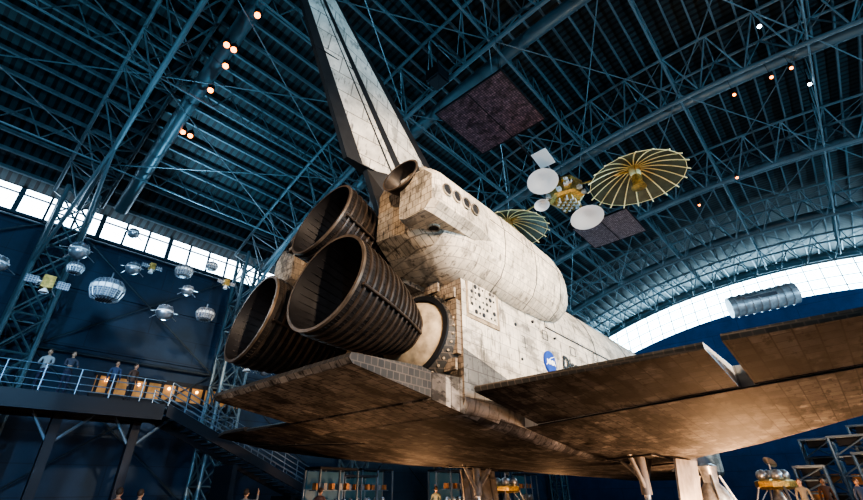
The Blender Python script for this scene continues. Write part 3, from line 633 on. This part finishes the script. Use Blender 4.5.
# ------------------------------------------------------------ visitors
def person(x,y,z,h,face,shirt,pants,pose='stand',hair=(.05,.03,.02)):
    k=h/1.75;V=[];E=[];Rr=[]
    def v(p,r,par=None):
        V.append(p);Rr.append(r)
        if par is not None: E.append((par,len(V)-1))
        return len(V)-1
    pel=v((0,0,.95),(.15,.11));w=v((0,0,1.10),(.13,.10),pel);ch=v((0,0,1.32),(.165,.115),w);sh_=v((0,0,1.43),(.12,.09),ch);nk=v((0,.0,1.52),(.055,.055),sh_);hd0=v((0,.01,1.58),(.05,.055),nk)
    for s in(-1,1):
        hp=v((s*.09,0,.88),(.095,.095),pel);kn=v((s*.10,.03,.50),(.062,.062),hp);an=v((s*.11,-.02,.10),(.042,.042),kn);v((s*.12,.13,.04),(.04,.03),an)
        so=v((s*.19,0,1.42),(.062,.062),sh_)
        if pose=='raise' and s==1: el=v((s*.33,.15,1.45),(.045,.045),so);wr=v((s*.28,.28,1.66),(.03,.03),el)
        elif pose=='lean': el=v((s*.24,.12,1.18),(.045,.045),so);wr=v((s*.16,.34,1.12),(.03,.03),el)
        else: el=v((s*.24,-.03,1.14),(.045,.045),so);wr=v((s*.25,.07,.88),(.03,.03),el)
        a=Vector(V[wr]);d=(a-Vector(V[el])).normalized();pm=v(tuple(a+d*.07),(.036,.02),wr)
        b=Vector(V[pm]);sd=d.cross(Vector((1,0,0))).normalized()
        for q,l in((-.03,.07),(-.01,.085),(.01,.08),(.03,.065)):
            f=v(tuple(b+sd*q+d*.03),(.009,.009),pm);v(tuple(b+sd*q*1.1+d*(.03+l)+Vector((-s*.015,0,0))),(.007,.007),f)
        v(tuple(a+sd*.055+d*.06),(.010,.010),wr)
    me=bpy.data.meshes.new('visitor');me.from_pydata(V,E,[]);o=bpy.data.objects.new('visitor_tmp',me);C.objects.link(o)
    md=o.modifiers.new('s','SKIN')
    for i,rr in enumerate(Rr): me.skin_vertices[0].data[i].radius=rr
    me.skin_vertices[0].data[0].use_root=True
    o.modifiers.new('u','SUBSURF').levels=1
    dg=bpy.context.evaluated_depsgraph_get();dg.update();e=bpy.data.meshes.new_from_object(o.evaluated_get(dg));bpy.data.objects.remove(o)
    mb=MB();mb.v=[tuple(p.co) for p in e.vertices]
    for p in e.polygons:
        mb.f.append(list(p.vertices));c=p.center
        arm=abs(c.x)>.2
        if c.z<.075: mi=3
        elif c.z<.96 and not arm: mi=1
        elif c.z>1.50 and not arm: mi=2
        elif arm and (c.z<.93 or (pose=='raise' and c.z>1.6)) : mi=2
        elif pose=='lean' and c.y>.3: mi=2
        else: mi=0
        mb.m.append(mi)
    mb.ball((0,.015,1.665),.1,2,16,(.78,.95,1.2));mb.ball((0,-.01,1.70),.105,4,16,(.84,.98,1.05));mb.ball((0,.115,1.65),.018,2,8,(.8,1.2,1.4))
    for s in(-1,1): mb.ball((s*.032,.098,1.675),.012,3,8);mb.ball((s*.082,.0,1.66),.022,2,8,(.4,.8,1.3))
    mb.box((0,.106,1.615),(.045,.01,.01),3)
    Rm=Matrix.Rotation(face,3,'Z');mb.v=[tuple(Rm@(Vector(p)*k)+Vector((x,y,z))) for p in mb.v]
    zm=min(p[2] for p in mb.v)-z;mb.v=[(p[0],p[1],p[2]-zm) for p in mb.v]
    mb.build('visitor',[mat('shirt',shirt,.8),mat('trousers',pants,.8),mat('skin',(.4,.24,.16),.5),mat('shoe_dark',(.02,.015,.012),.5),mat('hair',hair,.7)],smooth=60)
for a in[(-5.2,14.6,5.175,1.72,2.8,(.3,.3,.3),(.03,.03,.06),'lean'),(-4.4,14.6,5.175,1.78,3.3,(.06,.06,.08),(.03,.03,.06),'lean'),(-2.7,14.7,5.175,1.7,3.0,(.04,.06,.12),(.02,.02,.03),'stand'),(-1.9,14.9,5.175,1.75,3.6,(.08,.05,.04),(.02,.02,.03),'stand'),
 (-3.6,6.3,0,1.68,-.5,(.25,.1,.06),(.02,.02,.04),'stand'),(-3.1,6.2,0,1.64,-.8,(.1,.12,.2),(.02,.02,.04),'stand'),(-.5,5.2,0,1.62,-.9,(.2,.2,.2),(.02,.02,.04),'raise'),(3.5,7.0,0,1.66,-1,(.12,.08,.08),(.02,.02,.04),'stand'),(9.5,6.3,0,1.7,-1.2,(.1,.12,.1),(.02,.02,.04),'stand'),(18.5,-7.5,0,1.75,2,(.10,.05,.03),(.02,.02,.04),'stand'),(17.5,-8.6,0,1.7,2.4,(.05,.07,.12),(.02,.02,.04),'stand'),(16.5,-6.9,0,1.72,1.6,(.15,.14,.12),(.02,.02,.04),'stand')]: person(*a)
# ------------------------------------------------------------ lights
def spot(loc,tgt,e,col,ang=60,blend=.6,rad=.3,name='stage_light'):
    l=bpy.data.lights.new(name,'SPOT');l.energy=e;l.color=col;l.spot_size=math.radians(ang);l.spot_blend=blend;l.shadow_soft_size=rad
    o=bpy.data.objects.new(name,l);C.objects.link(o);o.location=loc;o.rotation_euler=(Vector(tgt)-Vector(loc)).to_track_quat('-Z','Y').to_euler();return o
def point(loc,e,col,rad=.2,name='floor_uplight'):
    l=bpy.data.lights.new(name,'POINT');l.energy=e;l.color=col;l.shadow_soft_size=rad;o=bpy.data.objects.new(name,l);C.objects.link(o);o.location=loc
warm=(1,.74,.50);org=(1,.56,.29);blue=(.40,.74,1)
spot((-7,-22,12),(2,-2,7.5),25000,warm,42,.7)  # unseen warm key spots, added to light the shuttle; no fixtures
spot((-17,-10,11),(-1,0,9),4500,(1,.70,.45),50)
spot((8,-26,15),(9,-2,6),13000,(1,.82,.62),50)
spot((-12,-5,1.0),(-2.5,0,3.4),1100,(1,.74,.54),70,.8,.3,'floor_spotlight')
for p,e,c in(((5,-4.6,.4),90,org),((9.0,-7.0,.4),700,org),((12.5,-5.6,.4),700,org),((8.5,-11.5,.4),480,org),((2,3.5,.4),130,org),((8,6,.4),330,org),((14,-3.6,.4),260,org),((17,4,.5),200,org)): point(p,e,c)
for x in(-20,0,20,40):  # added blue fill, stands in for ambient light on the roof; no fixtures
    spot((x,YR+3,8),(x+5,0,25),10500,blue,120,.8,.5,'roof_uplight')
    spot((x,YW-3.2,9),(x+5,-6,25),5000,blue,120,.8,.5,'roof_uplight')
spot((-16,-6,6),(-3,20,10),6000,(.40,.68,1),70,.8,.5,'wall_wash')  # unseen cool fill spot brightening the left wall
spot((-10,4,9),(1,16,3),2200,(.45,.7,1),60,.8,.4,'wall_wash')  # fill spot added to brighten the stairs
spot((4,-30,2),(2,-9,3.2),3500,(.45,.7,1),60,.8,.5,'wall_wash')  # low cool fill added for the starboard elevon underside
point((22,-12,4.5),350,(1,.6,.3),.2,'exhibit_lamp')
point((10,9,4.2),110,(.5,.7,1),.2,'exhibit_lamp')
w=bpy.data.worlds.new('World');bpy.context.scene.world=w;w.use_nodes=True;w.node_tree.nodes['Background'].inputs[0].default_value=(.3,.5,.7,1);w.node_tree.nodes['Background'].inputs[1].default_value=.5
vs=bpy.context.scene.view_settings
try: vs.look='AgX - High Contrast'
except Exception: pass
vs.exposure=.65
# ------------------------------------------------------------ camera
cd=bpy.data.cameras.new('camera');cam=bpy.data.objects.new('camera',cd);C.objects.link(cam)
yaw,pit,rol=math.radians(41.41),math.radians(28.85),math.radians(-.9)
fw=Vector((math.cos(pit)*math.cos(yaw),math.cos(pit)*math.sin(yaw),math.sin(pit)));r=Vector((math.sin(yaw),-math.cos(yaw),0));u=r.cross(fw)
r2=r*math.cos(rol)+u*math.sin(rol);u2=-r*math.sin(rol)+u*math.cos(rol)
Mx=Matrix((r2,u2,-fw)).transposed().to_4x4();Mx.translation=Vector((-8.121,-9.190,1.489));cam.matrix_world=Mx
cd.sensor_width=36;cd.lens=438.67/863*36;cd.clip_end=300
bpy.context.scene.camera=cam
